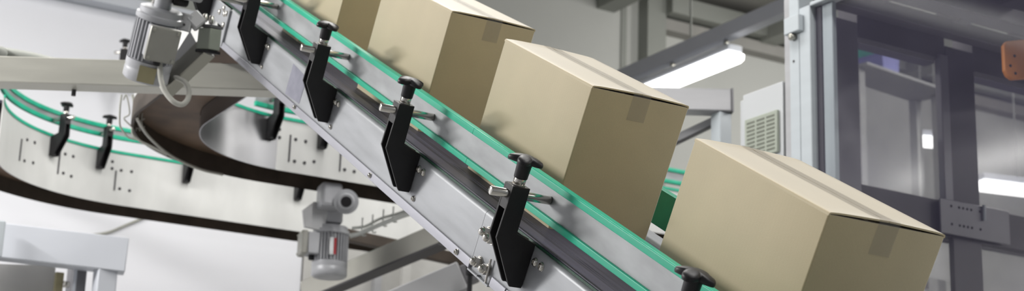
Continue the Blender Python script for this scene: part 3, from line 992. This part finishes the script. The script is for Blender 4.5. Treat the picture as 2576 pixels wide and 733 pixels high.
# glazed machine
mc = thing('glazed_machine', wld(-830, YP, 0), 'large glazed packaging machine enclosure with white corner post at the right', 'machine')
o0 = Vector((-830, YP, 0))
T = Matrix.Translation(-o0)
def mbox(name, m, *bx, bev=1.5, parent=None):
    b = MB()
    for x in bx:
        b.box(*x)
    if bev:
        b.bevel(bev, 1)
    b.xf(T)
    return b.build(name, m, parent or mc)
mbox('corner_post', 'galum', (-884, -858, YP + 2, YP + 80, 0, 2900))
mbox('corner_post', 'walum', (-857, -823, YP - 6, YP + 40, 0, 2900))
door = mbox('door_frame', 'walum', (-822, -785, YP - 6, YP + 30, 500, 2776), (-785, 620, YP - 6, YP + 30, 2742 + 30, 2782), (583, 620, YP - 6, YP + 30, 500, 2742))
mbox('hinge', 'walum', (-858, -806, YP - 22, YP - 6.5, 2716, 2757), parent=door)
MB().rcyl((-838, YP - 14, 2702), (-838, YP - 14, 2715), 9, 2).xf(T).build('hinge_pin', 'dull', door)
MB().lathe([(3.4, 0), (3, 1.2), (0, 1.2)], (-842, YP - 6, 2650), (0, -1, 0), 12).xf(T).build('screw', 'mdark', door)
mbox('pane', 'pane', (-784, 583, YP + 6, YP + 11, 500, 2771), bev=0, parent=door)
mbox('door_seal', 'mdark', (-784, -766, YP + 12, YP + 24, 500, 2771), bev=0)
mbox('inner_profile', 'seal', (-764, -730, YP + 13, YP + 26, 500, 2771))
# rear wall of the enclosure (plane X = -860): posts, beams, plate, glass
XR = -860
mbox('rear_post', 'mgrey', (XR - 60, XR, 1455, 1553, 0, 2800))
mbox('rear_post', 'mdark', (XR - 16, XR, 1852, 1952, 0, 2800))
mbox('post_web', 'mgrey', (XR - 12, XR + 8, 1823, 1851.5, 2385, 2770))
mbox('rear_header', 'mdark', (XR - 70, XR - 2, 1553.5, 1851.5, 2762, 2880), (XR - 70, XR - 2, 1952.5, 2700, 2750, 2880))
mbox('rear_beam', 'mdark', (XR - 60, XR - 2, 1553.5, 2700, 2296, 2388))
bp_ = mbox('bolt_plate', 'mgrey', (XR + 9, XR + 14, 1797, 2040, 2300, 2388))
for y in (1835, 1862, 1876, 1890, 1904, 1934):
    for z in (2372, 2326):
        MB().lathe([(3.6, 0), (3.2, .8), (0, .8)], (XR + 14, y, z), (1, 0, 0), 12).xf(T).build('bolt_hole', 'dark', bp_)
MB().rcyl((XR + 18, 1945, 2350), (XR + 18, 1945, 2390), 4, 1).xf(T).build('latch_pin', 'walum', bp_)
mbox('rear_pane', 'pane2', (XR - 30, XR - 26, 1554, 1851, 2389, 2761), (XR - 30, XR - 26, 1953, 2700, 2389, 2749), bev=0)
mbox('rear_lower_panel', 'haze', (XR - 30, XR - 26, 1554, 2700, 600, 2295), bev=0)
# roof: dark bars and smoky panes
mbox('roof_bar', 'mdark', (-700, -650, YP + 40, 2700, 2800, 2840))
mbox('roof_bar', 'mdark', (-845, -805, YP + 40, 2700, 2811, 2850))
mbox('roof_bar', 'mdark', (-520, -470, YP + 40, 2700, 2800, 2840))
mbox('roof_bar', 'mdark', (-250, -200, YP + 40, 2700, 2800, 2840))
mbox('roof_bar', 'mdark', (-860, 600, 1820, 1870, 2841, 2880))
mbox('roof_bar', 'mdark', (-860, 600, 2080, 2120, 2841, 2880))
mbox('roof_bar', 'mdark', (-860, 600, 1540, 1590, 2841, 2880))
mbox('roof_sheet', 'mdark', (-860, 600, YP + 40, 1880, 2882, 2886), (-860, -640, 1880, 2700, 2882, 2886), (-480, 600, 2120, 2700, 2882, 2886), bev=0)
mbox('roof_pane', 'haze', (-639, 600, 1881, 2119, 2882, 2886), (-639, -481, 2121, 2700, 2882, 2886), bev=0)
mbox('roof_light_strip', 'walum', (-640, -632, 1900, 2080, 2868, 2881), (-470, -462, 1900, 2080, 2868, 2881), (-632, -480, 2076, 2084, 2868, 2881))
mbox('side_post', 'mdark', (560, 620, 2640, 2700, 0, 2800))
mbox('base_panel', 'mgrey', (-858, 620, YP - 4, YP + 32, 0, 498))
mbox('side_rail', 'mdark', (-800, 620, 2660, 2700, 2296, 2380))

# orange plate inside
po = at(2570, 155, 3250)
m = MB()
op_ = thing('orange_plate', wld(*po), 'orange rounded metal plate inside the machine at the right edge', 'plate')
m.prism([(-48, -28), (-42, -40), (-30, -47), (110, -20), (110, 75), (-40, 40), (-48, 30)], 0, -6, 6).bevel(3, 2)
m.xf(Matrix.Rotation(math.radians(-12), 4, 'Z')).build('plate', 'orange', op_)
for y, z in ((-22, 8), (-34, -16), (-22, -32)):
    MB().lathe([(3.5, 0), (3, 1), (0, 1)], (6, y, z), (1, 0, 0), 12).xf(Matrix.Rotation(math.radians(-12), 4, 'Z')).build('bolt_hole', 'dark', op_)

# crates on a tall shelf seen through the machine
sh = at(2200, 190, 6600)
sf = thing('storage_shelf', wld(sh.x, sh.y, 0, math.radians(8)), 'tall grey shelf carrying crates, seen through the left machine window', 'shelf')
MB().box(-105, 100, -180, 430, sh.z - 14, sh.z).bevel(2, 1).build('shelf_board', 'gpaint', sf)
for x in (-85, 35):
    for y in (-158, 405):
        MB().box(x - 20, x + 20, y - 20, y + 20, 0, sh.z - 14.5).build('leg', 'gpaint', sf)
for z, hh, w, dy, mm_, lab in ((sh.z, 75, 120, 0, 'blue', 'blue plastic crate on the tall shelf seen through the machine window'),
                               (sh.z + 76, 55, 85, -15, 'teal', 'teal plastic crate stacked on the blue one, seen through the machine window')):
    b = MB().prism([(-w / 2 + 5, 1), (w / 2 - 5, 1), (w / 2, hh - 8), (w / 2 + 4, hh - 8), (w / 2 + 4, hh), (-w / 2 - 4, hh), (-w / 2 - 4, hh - 8), (-w / 2, hh - 8)], 0, -90, 90).bevel(3, 1)
    tag(b.build('plastic_crate', mm_, M=wld(sh.x, sh.y + dy, z, math.radians(8))), lab, 'crate')

# ================================================================== LAMPS
def ceiling_lamp(x0, x1, y, z, label, w=105, name='tube_lamp', rz=0.0, rods=True):
    L_ = abs(x1 - x0); cx_ = (x0 + x1) / 2
    r = thing(name, wld(cx_, y, z, rz), label, 'lamp', 'tube lamps under the ceiling')
    h = L_ / 2
    MB().box(-h, h, -w * .42, w * .42, 14, 52).bevel(8, 2).build('housing', 'rack', r)
    b = MB().prism([(-w / 2, 12), (-w * .47, -18), (-w * .3, -36), (0, -42), (w * .3, -36), (w * .47, -18), (w / 2, 12)], 0, -h - 8, h + 8)
    b.bevel(9, 3, 40).build('diffuser', 'lamp', r)
    if rods:
        for x in (-h * .6, h * .6):
            MB().cyl((x, 0, 50), (x, 0, 5198 - z), 4, 8).build('hanger_rod', 'gpaint2', r)
    return r


le = at(1850, 140, 7005)
ceiling_lamp(-5000, le.x, 3350, le.z + 5, 'long bright tube lamp above the middle box, seen from below', rods=False)
lr = thing('lamp_track', wld(-4000, 3350, 3935), 'long grey mounting track above the bright tube lamp', 'track')
MB().box(-1900, 1500, -30, 30, -38, 38).bevel(3, 1).build('channel', 'trackpaint', lr)
for x in (-700, 0, 420):
    MB().box(x - 8, x + 8, -8, 8, -77, -38).build('lamp_hanger', 'dull', lr)
hp = on(1738, 60, 1, 3350)
MB().cyl((hp.x + 4000, 0, 38), (hp.x + 4000, 0, 1260), 6, 10).build('hanger_rod', 'gpaint2', lr)
pa = at(2705, 492, 8200)
ceiling_lamp(pa.x - 620, pa.x + 620, pa.y, pa.z, 'tube lamp seen through the machine window at the right edge', 120, rz=math.radians(78))
pa = at(2337, 354, 9000)
ceiling_lamp(pa.x - 75, pa.x + 75, pa.y, pa.z, 'short bright lamp seen through the middle machine window', 130, rz=math.radians(70))


def area(name, loc, sx, sy, power, rot=(0, 0, 0), col=(1, .985, .955)):
    l = bpy.data.lights.new(name, 'AREA')
    l.shape = 'RECTANGLE'; l.size = sx; l.size_y = sy; l.energy = power; l.color = col
    o = bpy.data.objects.new(name, l); COL.objects.link(o)
    o.location = loc; o.rotation_euler = rot
    return o


PW = 1.0
for x in (-1.2, 1.0, 3.2):
    area('ceiling_tube_light', (x, .7, 4.1), 1.6, .25, 31 * PW)
    area('ceiling_tube_light', (x, 3.9, 4.1), 1.6, .25, 50 * PW)
    area('ceiling_tube_light', (x, 6.6, 4.1), 1.6, .25, 50 * PW)
area('ceiling_tube_light', (-1.2, -2.6, 3.9), 1.6, .25, 20 * PW)
area('unseen_wall_light', (-1.9, -2.4, 3.5), 1.3, .22, 115 * PW, (math.radians(20), 0, 0))
for y, p in ((-.4, 11), (1.7, 5)):
    area('unseen_wall_light', (-1.9, y, 3.45), 1.4, .2, p * PW, (0, 0, math.radians(90)))  # unseen lights added to brighten the white wall and the lanes
for y in (4.4, 6.2, 8.0):
    area('unseen_hall_washer', (-3.0, y, 4.9), 1.6, .25, 44 * PW, (0, math.radians(62), 0))  # unseen washers, added and tilted to brighten the far wall evenly
area('unseen_side_fill', (-1.2, -5.0, 3.0), 4.5, 2.2, 8 * PW, (math.radians(90), 0, 0), (.94, .97, 1))
# cool side fill above is added; that wall has no window
wd = bpy.data.worlds.new('world'); SC.world = wd; wd.use_nodes = True
bg = wd.node_tree.nodes['Background']
bg.inputs['Color'].default_value = (.86, .88, .92, 1); bg.inputs['Strength'].default_value = .31

SC.view_settings.view_transform = 'Standard'
SC.view_settings.look = 'None'
SC.view_settings.exposure = 0
SC.view_settings.gamma = 1
SC.view_settings.use_curve_mapping = False
SC.cycles.use_denoising = True
SC.cycles.max_bounces = 8
SC.cycles.transparent_max_bounces = 12
SC.cycles.sample_clamp_indirect = 6
SC.cycles.caustics_reflective = False
SC.cycles.caustics_refractive = False
